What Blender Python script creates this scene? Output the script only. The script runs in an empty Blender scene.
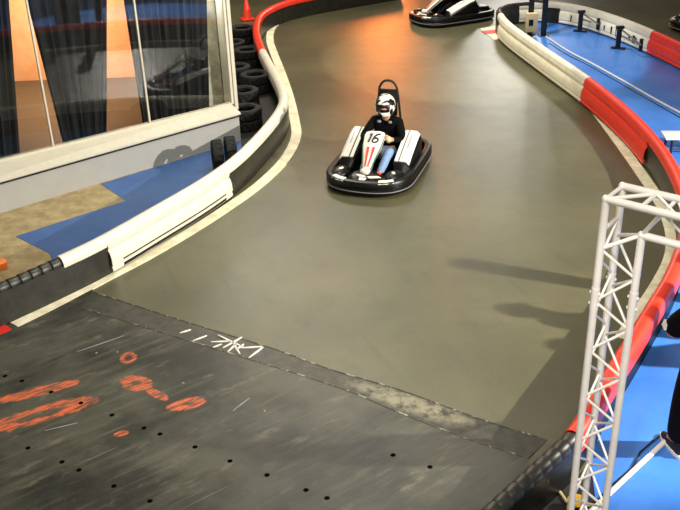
import bpy, bmesh, math, random
from mathutils import Vector, Matrix, Quaternion
random.seed(7)
SC = bpy.context.scene
COL = SC.collection
PI = math.pi

# ------------------------------------------------------------------ camera
F_PX, PITCH, ROLL, CAM_H = 910.0, math.radians(27.2), math.radians(1.94), 5.2
FW = Vector((0, math.cos(PITCH), -math.sin(PITCH)))
R0 = Vector((1, 0, 0)); U0 = Vector((0, math.sin(PITCH), math.cos(PITCH)))
RT = math.cos(ROLL) * R0 - math.sin(ROLL) * U0
UP = math.sin(ROLL) * R0 + math.cos(ROLL) * U0
CAM = Vector((0, 0, CAM_H))
cd = bpy.data.cameras.new('camera'); cam = bpy.data.objects.new('camera', cd); COL.objects.link(cam)
m = Matrix((RT, UP, -FW)).transposed().to_4x4(); m.translation = CAM
cam.matrix_world = m
cd.sensor_fit = 'HORIZONTAL'; cd.sensor_width = 36; cd.lens = 36 * F_PX / 680
cd.clip_start = 0.1; cd.clip_end = 200
SC.camera = cam

def G(x, y, z=0.0):
    """survey point: where the sight line through a photo point meets the level z"""
    d = FW * F_PX + RT * (x - 340) - UP * (y - 255)
    p = CAM + d * ((z - CAM_H) / d.z)
    return Vector((p.x, p.y, z))

# ------------------------------------------------------------------ materials
def lin(c):
    if isinstance(c, str):
        c = c.lstrip('#'); c = [int(c[i:i+2], 16) / 255 for i in (0, 2, 4)]
    return tuple((v / 12.92 if v <= .04045 else ((v + .055) / 1.055) ** 2.4) for v in c) + (1,)

def mat(name, col, rough=.5, metal=0, var=.0, scale=8, col2=None, bump=0, bscale=60, spec=.5, rvar=0, coat=0):
    M = bpy.data.materials.new(name); M.use_nodes = True
    nt = M.node_tree; b = nt.nodes['Principled BSDF']
    b.inputs['Roughness'].default_value = rough; b.inputs['Metallic'].default_value = metal
    b.inputs['Specular IOR Level'].default_value = spec
    if coat: b.inputs['Coat Weight'].default_value = coat; b.inputs['Coat Roughness'].default_value = .15
    tc = nt.nodes.new('ShaderNodeTexCoord')
    nz = nt.nodes.new('ShaderNodeTexNoise'); nz.inputs['Scale'].default_value = scale
    nz.inputs['Detail'].default_value = 6; nz.inputs['Roughness'].default_value = .65
    nt.links.new(tc.outputs['Object'], nz.inputs['Vector'])
    rp = nt.nodes.new('ShaderNodeValToRGB')
    c1 = lin(col)
    c2 = lin(col2) if col2 else tuple(v * (1 - var) for v in c1[:3]) + (1,)
    rp.color_ramp.elements[0].position = .35; rp.color_ramp.elements[0].color = c2
    rp.color_ramp.elements[1].position = .62; rp.color_ramp.elements[1].color = c1
    nt.links.new(nz.outputs['Fac'], rp.inputs['Fac']); nt.links.new(rp.outputs['Color'], b.inputs['Base Color'])
    if rvar:
        mr = nt.nodes.new('ShaderNodeMapRange'); mr.inputs['To Min'].default_value = rough - rvar; mr.inputs['To Max'].default_value = rough + rvar
        nt.links.new(nz.outputs['Fac'], mr.inputs['Value']); nt.links.new(mr.outputs['Result'], b.inputs['Roughness'])
    if bump:
        n2 = nt.nodes.new('ShaderNodeTexNoise'); n2.inputs['Scale'].default_value = bscale; n2.inputs['Detail'].default_value = 4
        nt.links.new(tc.outputs['Object'], n2.inputs['Vector'])
        bp = nt.nodes.new('ShaderNodeBump'); bp.inputs['Strength'].default_value = bump; bp.inputs['Distance'].default_value = .01
        nt.links.new(n2.outputs['Fac'], bp.inputs['Height']); nt.links.new(bp.outputs['Normal'], b.inputs['Normal'])
    return M

class NB:
    """little helper to write node maths"""
    def __init__(s, M): s.nt = M.node_tree
    def n(s, t, **kw):
        o = s.nt.nodes.new(t)
        for k, v in kw.items(): setattr(o, k, v)
        return o
    def put(s, sock, v):
        if isinstance(v, bpy.types.NodeSocket): s.nt.links.new(v, sock)
        else: sock.default_value = v
    def math(s, op, a, b=0.0, c=0.0):
        o = s.n('ShaderNodeMath', operation=op); s.put(o.inputs[0], a); s.put(o.inputs[1], b); s.put(o.inputs[2], c); return o.outputs[0]
    def mix(s, f, a, b):
        o = s.n('ShaderNodeMix', data_type='RGBA'); s.put(o.inputs[0], f); s.put(o.inputs[6], a); s.put(o.inputs[7], b); return o.outputs[2]
    def noise(s, vec, scale, detail=5, rough=.6):
        o = s.n('ShaderNodeTexNoise'); s.put(o.inputs['Vector'], vec); o.inputs['Scale'].default_value = scale
        o.inputs['Detail'].default_value = detail; o.inputs['Roughness'].default_value = rough; return o.outputs['Fac']
    def maprange(s, v, a, b, c=0., d=1., smooth=True):
        o = s.n('ShaderNodeMapRange'); o.interpolation_type = 'SMOOTHSTEP' if smooth else 'LINEAR'
        s.put(o.inputs['Value'], v)
        for k, x in zip(('From Min', 'From Max', 'To Min', 'To Max'), (a, b, c, d)): o.inputs[k].default_value = x
        return o.outputs['Result']
    def mapping(s, vec, loc=(0,0,0), rot=(0,0,0), sc=(1,1,1)):
        o = s.n('ShaderNodeMapping'); s.put(o.inputs['Vector'], vec)
        o.inputs['Location'].default_value = loc; o.inputs['Rotation'].default_value = rot
        q = s.n('ShaderNodeMapping'); s.put(q.inputs['Vector'], o.outputs[0]); q.inputs['Scale'].default_value = sc
        return q.outputs[0]

def base_mat(name):
    M = bpy.data.materials.new(name); M.use_nodes = True
    return M, NB(M), M.node_tree.nodes['Principled BSDF']

def floor_mat():
    M, k, b = base_mat('track_concrete')
    pos = k.n('ShaderNodeNewGeometry').outputs['Position']
    n1 = k.noise(pos, .5, 6, .6); n2 = k.noise(pos, 3.2, 8, .7); n3 = k.noise(pos, 55, 3, .6)
    st = k.noise(k.mapping(pos, rot=(0, 0, math.radians(-20)), sc=(7, .55, 1)), 1.2, 6, .65)
    c = k.mix(k.maprange(n1, .35, .65), lin('#4f4c37'), lin('#5d5940'))
    c = k.mix(k.math('MULTIPLY', k.maprange(n2, .5, .75), .35), c, lin('#413e2d'))
    c = k.mix(k.math('MULTIPLY', k.maprange(st, .52, .75), .45), c, lin('#403e30'))
    c = k.mix(k.math('MULTIPLY', k.maprange(n3, .55, .72), .35), c, lin('#7d785f'))
    k.put(b.inputs['Base Color'], c)
    r = k.maprange(n2, .3, .7, .31, .37, False); k.put(b.inputs['Roughness'], r)
    b.inputs['Specular IOR Level'].default_value = .5
    bp = k.n('ShaderNodeBump'); bp.inputs['Strength'].default_value = .3; bp.inputs['Distance'].default_value = .01
    k.put(bp.inputs['Height'], k.noise(pos, 70, 4, .7)); k.put(b.inputs['Normal'], bp.outputs[0])
    return M

STREAK = math.atan2((G(262, 470) - G(120, 540)).y, (G(262, 470) - G(120, 540)).x)
def deck_mat(marks):
    """scuffed dark deck; marks: (centre, half length, half width, angle, hollow) of worn orange paint"""
    M, k, b = base_mat('scuffed_deck')
    pos = k.n('ShaderNodeNewGeometry').outputs['Position']
    n1 = k.noise(pos, .9, 6, .6); n3 = k.noise(pos, 30, 4, .6)
    st = k.noise(k.mapping(pos, rot=(0, 0, -STREAK), sc=(.8, 9, 1)), 1.3, 7, .65)
    st2 = k.noise(k.mapping(pos, loc=(3, 7, 0), rot=(0, 0, -STREAK), sc=(.5, 22, 1)), 1.7, 4, .5)
    c = k.mix(k.maprange(n1, .38, .62), lin('#25251d'), lin('#47463a'))
    n5 = k.noise(k.mapping(pos, rot=(0, 0, -STREAK), sc=(1, 2.5, 1)), 1.9, 8, .7)
    c = k.mix(k.math('MULTIPLY', k.maprange(n5, .55, .7), .5), c, lin('#77735f'))
    c = k.mix(k.math('MULTIPLY', k.maprange(st, .5, .72), .55), c, lin('#5f5d4d'))
    c = k.mix(k.math('MULTIPLY', k.maprange(st, .3, .46, 1, 0), .6), c, lin('#201f19'))
    c = k.mix(k.math('MULTIPLY', k.maprange(st2, .67, .74), .5), c, lin('#8a8674'))
    c = k.mix(k.math('MULTIPLY', k.maprange(n3, .62, .72), .2), c, lin('#77745f'))
    wob = k.math('SUBTRACT', k.noise(pos, 7, 5, .6), .5)
    wear = k.noise(k.mapping(pos, rot=(0, 0, -STREAK), sc=(3, 16, 1)), 1.6, 6, .7)
    tot = 0.0
    for (cx, cy, hl, hw, ang, hollow) in marks:
        q = k.mapping(k.mapping(pos, loc=(-cx, -cy, 0)), rot=(0, 0, -ang), sc=(1 / hl, 1 / hw, 0))
        ln = k.n('ShaderNodeVectorMath', operation='LENGTH'); k.put(ln.inputs[0], q)
        d = k.math('ADD', ln.outputs['Value'], k.math('MULTIPLY', wob, .9))
        mk = k.maprange(d, .8, 1.05, 1, 0)
        if hollow: mk = k.math('MULTIPLY', mk, k.maprange(d, hollow - .12, hollow + .12, .08, 1))
        tot = k.math('MAXIMUM', tot, mk)
    tot = k.math('MULTIPLY', tot, k.maprange(wear, .42, .56, .12, 1))
    c = k.mix(k.math('MULTIPLY', tot, .95), c, lin('#cf6238'))
    k.put(b.inputs['Base Color'], c)
    k.put(b.inputs['Roughness'], k.maprange(st, .3, .7, .38, .55, False))
    bp = k.n('ShaderNodeBump'); bp.inputs['Strength'].default_value = .25; bp.inputs['Distance'].default_value = .01
    k.put(bp.inputs['Height'], st); k.put(b.inputs['Normal'], bp.outputs[0])
    return M

def glass_mat():
    M = bpy.data.materials.new('window_glass'); M.use_nodes = True
    nt = M.node_tree; nt.nodes.remove(nt.nodes['Principled BSDF']); k = NB(M)
    t = k.n('ShaderNodeBsdfTransparent'); t.inputs[0].default_value = (.93, .95, .94, 1)
    g = k.n('ShaderNodeBsdfGlossy'); g.inputs['Roughness'].default_value = .015; g.inputs['Color'].default_value = (1, 1, 1, 1)
    lw = k.n('ShaderNodeFresnel'); lw.inputs['IOR'].default_value = 1.5
    mx = k.n('ShaderNodeMixShader'); k.put(mx.inputs[0], k.math('MULTIPLY_ADD', lw.outputs[0], .85, -.008)); k.put(mx.inputs[1], t.outputs[0]); k.put(mx.inputs[2], g.outputs[0])
    nt.links.new(mx.outputs[0], nt.nodes['Material Output'].inputs['Surface'])
    return M

def helmet_mat():
    M, k, b = base_mat('helmet_paint')
    tc = k.n('ShaderNodeTexCoord').outputs['Object']
    w = k.noise(k.mapping(tc, rot=(.4, .3, .6), sc=(9, 13, 9)), 1, 2, .5)
    c = k.mix(k.maprange(w, .53, .57), lin('#e9e4da'), lin('#15130f'))
    k.put(b.inputs['Base Color'], c); b.inputs['Roughness'].default_value = .25
    return M

WHITE = mat('white_plastic', '#e0d9c6', .42, var=.12, scale=5, bump=.05, bscale=20)
CREAM = mat('cream_plastic', '#e8dec2', .42, var=.15, scale=5, bump=.05, bscale=20)
RED = mat('red_plastic', '#ea3a26', .34, var=.14, scale=6, bump=.04, bscale=20)
RUBBER = mat('black_rubber', '#1b1a15', .42, col2='#2d2b23', scale=7, bump=.2, bscale=14)
BLACK = mat('black_plastic', '#0a0908', .38, var=.3, scale=10, spec=.35)
HOLE = mat('dark_hole', '#020202', .95, spec=.05)
BLACKM = mat('black_metal', '#14130f', .4, var=.3)
DARKF = mat('dark_fabric', '#070709', .85, var=.4, scale=20, bump=.2, spec=.12)
LINE = mat('line_paint', '#efe7c8', .6, col2='#cdc3a0', scale=5)
REDP = mat('red_line_paint', '#d8281f', .55, var=.15)
BLUE = mat('blue_floor_paint', '#427dce', .36, col2='#3970c2', scale=1.6, rvar=.08, bump=.05)
TAN = mat('tan_concrete', '#b3a075', .7, col2='#907d55', scale=4.5, bump=.15)
ALU = mat('white_aluminium', '#ebe4dc', .32, metal=.15, var=.08, scale=12)
WALLW = mat('white_wall_panel', '#a3a19a', .5, var=.06, scale=3)
FRAMEW = mat('white_frame', '#c9c2ae', .45, var=.08)
PALE = mat('pale_panel', '#bdb59d', .45, col2='#8f8873', scale=4)
PEACH = mat('peach_wall', '#e8b085', .6, col2='#dd9c68', scale=2)
TYRE = mat('tyre_rubber', '#0a0908', .65, col2='#12110e', scale=8, spec=.3)
PIPE = mat('pale_pipe', '#cfd0cf', .4)
BARE = mat('bare_dark_floor', '#302b22', .45, col2='#39342a', scale=2.5, rvar=.08)
BROWN = mat('brown_wainscot', '#54452f', .6, var=.2)
CURT = mat('black_curtain', '#0b0a0b', .8, col2='#1a1618', scale=4)
STEEL = mat('brushed_steel', '#9a968c', .35, metal=.8, var=.15)
SKIN = mat('skin', '#c98d6c', .5, var=.1)
JEANS = mat('blue_denim', '#7f9bc4', .8, var=.25, scale=30, bump=.2)
GREEN = mat('green_paint', '#1f6a2e', .4)
YEL = mat('yellow_plastic', '#e6b62a', .45)
LAMPW = mat('lamp_lens', '#f0ead0', .25)
ORANGE = mat('orange_plastic', '#e2762f', .45)
CONE = mat('cone_red', '#e23a22', .45)
GREYM = mat('grey_print', '#8f8e96', .6)
HELM = helmet_mat(); GLASS = glass_mat()
HAIR = mat('dark_hair', '#1c1410', .6, var=.4, scale=40)
SHOE = mat('black_shoe', '#121212', .5); SOLE = mat('white_sole', '#e3ded2', .5)
BEIGE = mat('beige_box', '#c9b98c', .5)
VISOR = mat('dark_visor', '#140c0c', .12)
MATB = mat('black_mat', '#15140f', .75, col2='#25231b', scale=6)

# ------------------------------------------------------------------ mesh helpers
class MB:
    def __init__(s): s.bm = bmesh.new()
    def face(s, vs):
        try: return s.bm.faces.new(vs)
        except ValueError: return None
    def rings(s, rings, closed_ring=True, closed_path=False, caps=True):
        V = [[s.bm.verts.new(p) for p in r] for r in rings]
        n = len(V[0]); N = len(V)
        for i in range(N if closed_path else N - 1):
            A, B = V[i], V[(i + 1) % N]
            for j in range(n if closed_ring else n - 1):
                s.face((A[j], A[(j + 1) % n], B[(j + 1) % n], B[j]))
        if caps and closed_ring and not closed_path:
            s.face(list(reversed(V[0]))); s.face(V[-1])
        return s
    def box(s, c, size, rot=None, bev=0.0):
        r = bmesh.ops.create_cube(s.bm, size=1)['verts']
        M = Matrix.Translation(Vector(c)) @ (rot.to_4x4() if rot else Matrix.Identity(4)) @ Matrix.Diagonal((*size, 1))
        bmesh.ops.transform(s.bm, matrix=M, verts=r)
        if bev:
            es = list({e for v in r for e in v.link_edges})
            bmesh.ops.bevel(s.bm, geom=es, offset=bev, segments=2, affect='EDGES', profile=.6)
        return s
    def tube(s, pts, r, n=10, closed=False):
        pts = [Vector(p) for p in pts]; N = len(pts)
        rad = r if isinstance(r, (list, tuple)) else [r] * N
        T = []
        for i in range(N):
            if closed: t = pts[(i + 1) % N] - pts[i - 1]
            else: t = pts[min(i + 1, N - 1)] - pts[max(i - 1, 0)]
            T.append(t.normalized())
        a = Vector((0, 0, 1)) if abs(T[0].z) < .9 else Vector((1, 0, 0))
        u = T[0].cross(a).normalized(); R = []
        for i in range(N):
            if i: u = T[i - 1].rotation_difference(T[i]) @ u
            u = (u - T[i] * u.dot(T[i])).normalized()
            v = T[i].cross(u)
            R.append([pts[i] + rad[i] * (math.cos(2 * PI * j / n) * u + math.sin(2 * PI * j / n) * v) for j in range(n)])
        return s.rings(R, True, closed)
    def sweep(s, path, prof, closed_path=False, scale=None):
        """path: ground points; prof: closed list of (a to the right of travel, z)"""
        P = [Vector((p[0], p[1], 0)) for p in path]; N = len(P); R = []
        for i in range(N):
            t = (P[(i + 1) % N] - P[i - 1]) if closed_path else (P[min(i + 1, N - 1)] - P[max(i - 1, 0)])
            t.normalize(); nr = Vector((t.y, -t.x, 0))
            R.append([P[i] + nr * a + Vector((0, 0, z)) for a, z in prof])
        return s.rings(R, True, closed_path)
    def prism(s, poly, z0, z1):
        return s.rings([[Vector((p[0], p[1], z0)) for p in poly], [Vector((p[0], p[1], z1)) for p in poly]])
    def plate(s, quad, th):
        q = [Vector(p) for p in quad]; n = (q[1] - q[0]).cross(q[2] - q[0]).normalized() * th
        return s.rings([q, [p + n for p in q]])
    def sphere(s, c, r, rot=None, u=20, v=12):
        r = r if isinstance(r, (tuple, list)) else (r, r, r)
        vs = bmesh.ops.create_uvsphere(s.bm, u_segments=u, v_segments=v, radius=1)['verts']
        bmesh.ops.transform(s.bm, matrix=Matrix.Translation(Vector(c)) @ (rot.to_4x4() if rot else Matrix.Identity(4)) @ Matrix.Diagonal((*r, 1)), verts=vs)
        return s
    def lathe(s, prof, c=(0, 0, 0), n=24, rot=None):
        c = Vector(c); R = []
        for i in range(n):
            a = 2 * PI * i / n
            R.append([c + ((rot @ Vector((r * math.cos(a), r * math.sin(a), z))) if rot else Vector((r * math.cos(a), r * math.sin(a), z))) for r, z in prof])
        return s.rings(R, False, True)
    def build(s, name, material, parent=None, world=False, smooth=35, loc=None):
        if world and parent is not None: bmesh.ops.translate(s.bm, verts=s.bm.verts, vec=-Vector(parent['_o']) if '_o' in parent else -parent.location)
        if loc is not None: bmesh.ops.translate(s.bm, verts=s.bm.verts, vec=-Vector(loc))
        bmesh.ops.recalc_face_normals(s.bm, faces=s.bm.faces)
        me = bpy.data.meshes.new(name); s.bm.to_mesh(me); s.bm.free()
        if smooth:
            me.shade_smooth(); me.set_sharp_from_angle(angle=math.radians(smooth))
        o = bpy.data.objects.new(name, me); COL.objects.link(o)
        if material: me.materials.append(material)
        if parent is not None: o.parent = parent
        if loc is not None: o.location = loc
        return o

def tag(o, label=None, cat=None, group=None, kind=None):
    if label: o['label'] = label
    if cat: o['category'] = cat
    if group: o['group'] = group
    if kind: o['kind'] = kind
    return o
def thing(name, loc, label, cat, group=None, rz=0):
    o = bpy.data.objects.new(name, None); COL.objects.link(o); o.empty_display_size = .1
    o.location = loc; o.rotation_euler = (0, 0, rz)
    return tag(o, label, cat, group)
def children(o): return [c for c in bpy.data.objects if c.parent == o]
def copy_tree(o, parent=None):
    kids = children(o)
    c = o.copy(); COL.objects.link(c)
    if parent is not None: c.parent = parent
    for ch in kids: copy_tree(ch, c)
    return c
def spline(pts, step=.1, closed=False):
    P = [Vector(p) for p in pts]; N = len(P); out = []
    for i in range(N if closed else N - 1):
        if closed: p0, p1, p2, p3 = P[i - 1], P[i], P[(i + 1) % N], P[(i + 2) % N]
        else: p0, p1, p2, p3 = P[max(i - 1, 0)], P[i], P[i + 1], P[min(i + 2, N - 1)]
        k = max(2, int((p2 - p1).length / step))
        for j in range(k):
            t = j / k
            out.append(.5 * ((2 * p1) + (p2 - p0) * t + (2 * p0 - 5 * p1 + 4 * p2 - p3) * t * t + (3 * p1 - p0 - 3 * p2 + p3) * t ** 3))
    if not closed: out.append(P[-1].copy())
    return out
def resample(path, step):
    out = [path[0].copy()]; acc = 0
    for a, b in zip(path, path[1:]):
        L = (b - a).length; d = step - acc
        while d <= L:
            out.append(a.lerp(b, d / L)); d += step
        acc = (acc + L) % step
    return out
def smooth_path(P, it=3):
    for _ in range(it):
        P = [P[0]] + [(P[i - 1] + 2 * P[i] + P[i + 1]) / 4 for i in range(1, len(P) - 1)] + [P[-1]]
    return P
def near(path, p): return min(range(len(path)), key=lambda i: (path[i].xy - Vector(p).xy).length)
def offset(path, a):
    out = []
    for i, p in enumerate(path):
        t = (path[min(i + 1, len(path) - 1)] - path[max(i - 1, 0)]).normalized()
        out.append(Vector((p.x + t.y * a, p.y - t.x * a, p.z)))
    return out
def skin(name, V, E, material, parent, root=None, sub=2, copies=None):
    """a continuous figure grown on a skeleton: V name -> (pos, radius)"""
    me = bpy.data.meshes.new(name); keys = list(V)
    me.from_pydata([V[k][0] for k in keys], [(keys.index(a), keys.index(b)) for a, b in E], [])
    o = bpy.data.objects.new(name, me); COL.objects.link(o)
    md = o.modifiers.new('s', 'SKIN'); md.use_smooth_shade = True
    for i, k in enumerate(keys):
        r = V[k][1]; sv = me.skin_vertices[0].data[i]
        sv.radius = r if isinstance(r, tuple) else (r, r); sv.use_root = (k == (root or keys[0]))
    sd = o.modifiers.new('d', 'SUBSURF'); sd.levels = sub; sd.render_levels = sub
    dg = bpy.context.evaluated_depsgraph_get()
    nm = bpy.data.meshes.new_from_object(o.evaluated_get(dg))
    bpy.data.objects.remove(o); nm.name = name
    nm.materials.clear(); nm.materials.append(material); nm.shade_smooth()
    o = bpy.data.objects.new(name, nm); COL.objects.link(o)
    if parent is not None: o.parent = parent
    return o
def hand_chains(V, E, wrist, palm_dir, side, curl, pre, r=.0085, s=1.0):
    """palm and five unequal fingers rooted at an existing wrist vertex"""
    w = Vector(V[wrist][0]); d = Vector(palm_dir).normalized(); sd = Vector(side).normalized(); cu = Vector(curl).normalized()
    V[pre + 'palm'] = (w + d * .05 * s, (.036 * s, .018 * s)); E.append((wrist, pre + 'palm'))
    for i, (off, ln) in enumerate(((.030, .072), (.011, .082), (-.009, .076), (-.028, .060))):
        b = w + d * .082 * s + sd * off * s
        prev = pre + 'palm'
        for j, (f, c) in enumerate(((0, 0), (.42, .12), (.72, .38), (.85, .72))):
            kx = f'{pre}f{i}{j}'; V[kx] = (b + d * ln * f * s + cu * ln * c * s, r * s * (1 - .08 * j)); E.append((prev, kx)); prev = kx
    b = w + d * .025 * s + sd * .03 * s; prev = pre + 'palm'
    for j, (f, q, c) in enumerate(((.2, .4, .1), (.55, .55, .3), (.85, .5, .55))):
        kx = f'{pre}t{j}'; V[kx] = (b + d * .06 * f * s + sd * .05 * q * s + cu * .05 * c * s, r * 1.15 * s * (1 - .08 * j)); E.append((prev, kx)); prev = kx
# ================================================================== THE SETTING
b = MB(); b.box((3, 16, -.05), (44, 44, .1)); tag(b.build('floor', floor_mat(), smooth=0), 'olive grey polished concrete of the kart track', 'floor', kind='structure')

# ---------------------------------------------------------------- barrier centre lines (at rail height)
capz = .45
LB = [(-130, 338), (-60, 310), (0, 286), (60, 260), (100, 241), (150, 213), (200, 184), (235, 159.5), (262, 133), (278, 113), (283.5, 100), (281, 87), (272, 69), (262, 50), (257, 36), (256.5, 25), (262, 14), (280, 4.5), (305, -2), (345, -9), (400, -18)]
left_path = smooth_path(resample(spline([G(x, y, capz) for x, y in LB]), .09), 3)
NB_ = [(499.5, 10), (502, 17), (514, 28.5), (550, 53.5), (588, 79.5), (627, 111), (655, 140), (672, 165), (684, 192), (688, 216), (684, 243), (672, 275), (655, 304), (635, 337), (612, 373), (590, 410), (575, 434), (560, 447.5), (540, 465.5), (520, 484), (500, 502), (480, 521), (450, 550), (420, 580)]
near_path = smooth_path(resample(spline([G(x, y, capz) for x, y in NB_]), .09), 3)
FB = [(500, 9), (508, 5.5), (520, 4), (540, 3.2), (565, 5), (592, 10.5), (622, 20), (652, 32), (680, 44.5), (720, 64), (770, 95), (830, 140)]
far_path = smooth_path(resample(spline([G(x, y, capz) for x, y in FB]), .09), 3)

def arc_profile(r, a0, a1, n=10, cz=.42, ca=0):
    return [(ca + r * math.cos(math.radians(a0 + (a1 - a0) * i / n)), cz + r * math.sin(math.radians(a0 + (a1 - a0) * i / n))) for i in range(n + 1)]
def cap_profile(side, r=.082, back=.12):
    """half pipe cover with a short skirt; side=+1: track on the right of travel"""
    o = arc_profile(r, 0, 180); o = [(r, .375)] + o + [(-r, .42 - back)]
    i = [(a * (1 - .01 / r), z - .008 if z > .43 else z) for a, z in reversed(o)]
    return [(a * side, z) for a, z in o + i]
def panel_profile(side):
    o = [(.086, .415), (.098, .37), (.082, .325), (.106, .295), (.124, .22), (.126, .13), (.108, .105), (.124, .085), (.118, .05)]
    i = [(a - .012, z) for a, z in reversed(o)]
    return [(a * side, z) for a, z in o + i]
def belt_profile(side): return [(.045 * side, .012), (.075 * side, .012), (.078 * side, .2), (.075 * side, .405), (.045 * side, .405)]

def rib_tube(path, name, parent, r=.068, cz=.418):
    pts = resample(path, .009); P, R = [], []
    for i, p in enumerate(pts):
        k = i % 15
        if k in (0, 1, 3, 12): P.append(Vector((p.x, p.y, cz))); R.append({0: r * .84, 1: r * 1.05, 3: r * 1.08, 12: r * 1.0}[k])
    b = MB(); b.tube(P, R, 14); return b.build(name, RUBBER, parent, world=True, smooth=40)

def make_barrier(path, side, label, segs, panels, bare, cat='barrier'):
    mid = path[len(path) // 2]
    t = thing('track_barrier', (mid.x, mid.y, 0), label, cat)
    b = MB(); b.sweep(path, belt_profile(side)); tag(b.build('rubber_belt', RUBBER, t, world=True), 'black rubber belt facing the track')
    b = MB(); b.sweep(path, [(-.04 * side, .0), (.043 * side, .0), (.043 * side, .36), (-.04 * side, .36)]); b.build('core', BLACK, t, world=True)
    for i0, i1 in bare: rib_tube(path[i0:i1 + 1], 'ribbed_tube', t)
    for i0, i1, m_, lab in segs:
        b = MB(); b.sweep(path[i0:i1 + 1], cap_profile(side)); tag(b.build('rail_cover', m_, t, world=True), lab)
    for i0, i1, m_, lab in panels:
        b = MB(); b.sweep(path[i0:i1 + 1], panel_profile(side)); tag(b.build('side_panel', m_, t, world=True), lab)
    return t

# left barrier
e = near(left_path, G(61, 260, capz)); f = near(left_path, G(263, 51, capz)); g0 = near(left_path, G(103, 240, capz)); g1 = near(left_path, G(222, 169, capz))
left_barrier = make_barrier(left_path, 1, 'long curving left barrier, white rail turning red at its far bend',
    [(e, f, WHITE, 'white rail cover'), (f, len(left_path) - 1, RED, 'red rail cover')],
    [(g0, g1, WHITE, 'white ridged side panel')], [(0, e)])
for z_, a_ in ((.150, .1265), (.085, .125), (.066, .122)):
    b = MB(); b.sweep(left_path[g0 + 2:g1 - 1], [(a_ - .006, z_ - .009), (a_ + .002, z_ - .009), (a_ + .002, z_ + .009), (a_ - .006, z_ + .009)]); tag(b.build('panel_line', BLACK, left_barrier, world=True), 'thin black line along the white side panel')
# nearer rail of the island
n0 = near(near_path, G(589, 80, capz)); n1 = near(near_path, G(654, 139, capz)); n2 = near(near_path, G(574, 435, capz))
tipi = near(near_path, G(501, 15, capz))
near_barrier = make_barrier(near_path, 1, 'long red barrier behind the truss, white toward the island tip',
    [(tipi, n0, WHITE, 'white rail cover'), (n0, n2, RED, 'red rail cover')],
    [(tipi + 4, n0, CREAM, 'cream ridged side panel'), (n0, n1, RED, 'red ridged side panel')], [(0, tipi), (n2, len(near_path) - 1)])
f0 = near(far_path, G(533, 3.4, capz)); f1 = near(far_path, G(655, 33, capz)); f2 = near(far_path, G(517, 4.2, capz)); f3 = near(far_path, G(545, 3.4, capz)); f4 = near(far_path, G(561, 4.6, capz))
far_barrier = make_barrier(far_path, 1, 'far barrier behind the blue island with black brackets, white then red',
    [(f0, f1, WHITE, 'white rail cover'), (f1, len(far_path) - 1, RED, 'red rail cover')],
    [(f2, f3, WHITE, 'white inner panel'), (f4, f1, WHITE, 'white inner panel with small black marks'), (f1, len(far_path) - 1, RED, 'red inner panel')], [(0, f0)])
# small black marks printed on the far inner panel
for px, w_, h_ in ((566, .03, .14), (598, .04, .1), (609, .05, .16), (613, .02, .2), (634, .06, .12), (641, .1, .16), (645, .05, .1)):
    i = near(far_path, G(px, 8 + (px - 560) * .24, capz)); p = far_path[i]; t_ = (far_path[i + 1] - far_path[i - 1]).normalized(); nr = Vector((t_.y, -t_.x, 0))
    c = p + nr * .1265; c.z = .2
    rot = Matrix((t_, nr, Vector((0, 0, 1)))).transposed()
    mk = MB(); mk.box(c, (w_, .008, h_), rot); tag(mk.build('printed_mark', BLACK, far_barrier, world=True), 'small black mark')

# ---------------------------------------------------------------- painted lines
def line_strip(name, pts, w, material, z=.006):
    P = smooth_path(resample(spline(pts), .1), 2)
    b = MB(); b.sweep(P, [(-w / 2, .0), (w / 2, .0), (w / 2, z), (-w / 2, z)])
    return tag(b.build(name, material, smooth=0), kind='structure')
SL = [(14, 325.5), (50, 308), (105, 279), (150, 255.5), (200, 226), (235, 203), (262, 183), (285, 160), (296, 138), (294.5, 120), (289, 96), (281, 72), (274, 54), (270, 41), (272, 29), (283, 19.5), (300, 13.5), (330, 8), (365, 3), (420, -6)]
line_strip('trim_1', [G(x, y) for x, y in SL], .17, LINE, .018)
line_strip('trim_2', [G(x, y) for x, y in ((-120, 383), (-60, 356), (-20, 340), (14, 325.5))], .17, REDP, .018)
SR = [(564, 87), (577, 95), (591, 106), (618, 141), (645, 179), (660, 202), (670, 225), (673, 245), (669, 264), (655, 290), (640, 312), (622, 340)]
line_strip('trim_3', [G(x, y) for x, y in SR], .17, LINE)
b = MB(); b.prism([G(480, 29), G(499, 25), G(506, 38), G(494, 40)], 0, .008); tag(b.build('trim_4', LINE, smooth=0), kind='structure')
b = MB(); b.prism([G(481, 31.5), G(499, 29.5), G(501, 33), G(486, 34.5)], 0, .011); tag(b.build('trim_5', REDP, smooth=0), kind='structure')

# ---------------------------------------------------------------- ground behind the barriers
def ground(name, poly, material, z, label):
    b = MB(); b.prism(poly, -.02, z); return tag(b.build(name, material, smooth=0), label, 'floor', kind='structure')
wl0, wl1 = G(0, 214), G(241, 141)
wdir = (wl1 - wl0).normalized(); wn = Vector((wdir.y, -wdir.x, 0))
Wl = wl0 - wdir * 2.6
lp_in = offset(left_path, -.02)
ia, ib = near(left_path, G(-120, 332, capz)), near(left_path, G(250, 145, capz))
ground('floor_tan', [Wl - wn * .3] + [wl1 - wn * .3 ] + [Vector((p.x, p.y, 0)) for p in reversed(lp_in[ia:ib:3])], TAN, .008, 'bare tan concrete behind the left barrier')
i2, i3 = near(left_path, G(64, 259, capz)), near(left_path, G(246, 150, capz))
bl = [G(16, 237), G(126, 201.5), G(101, 184.5)] + [wl1 + Vector((0, -.02, 0))] + [Vector((p.x, p.y, 0)) for p in reversed(offset(left_path, -.045)[i2:i3:3])] + [G(49, 254)]
ground('floor_blue_left', bl, mat('shaded_blue_paint', '#3d659f', .5, col2='#355a92', scale=2), .013, 'blue painted patch beside the white knee wall')  # same paint as the island; the dimmer light here is put into the colour
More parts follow.
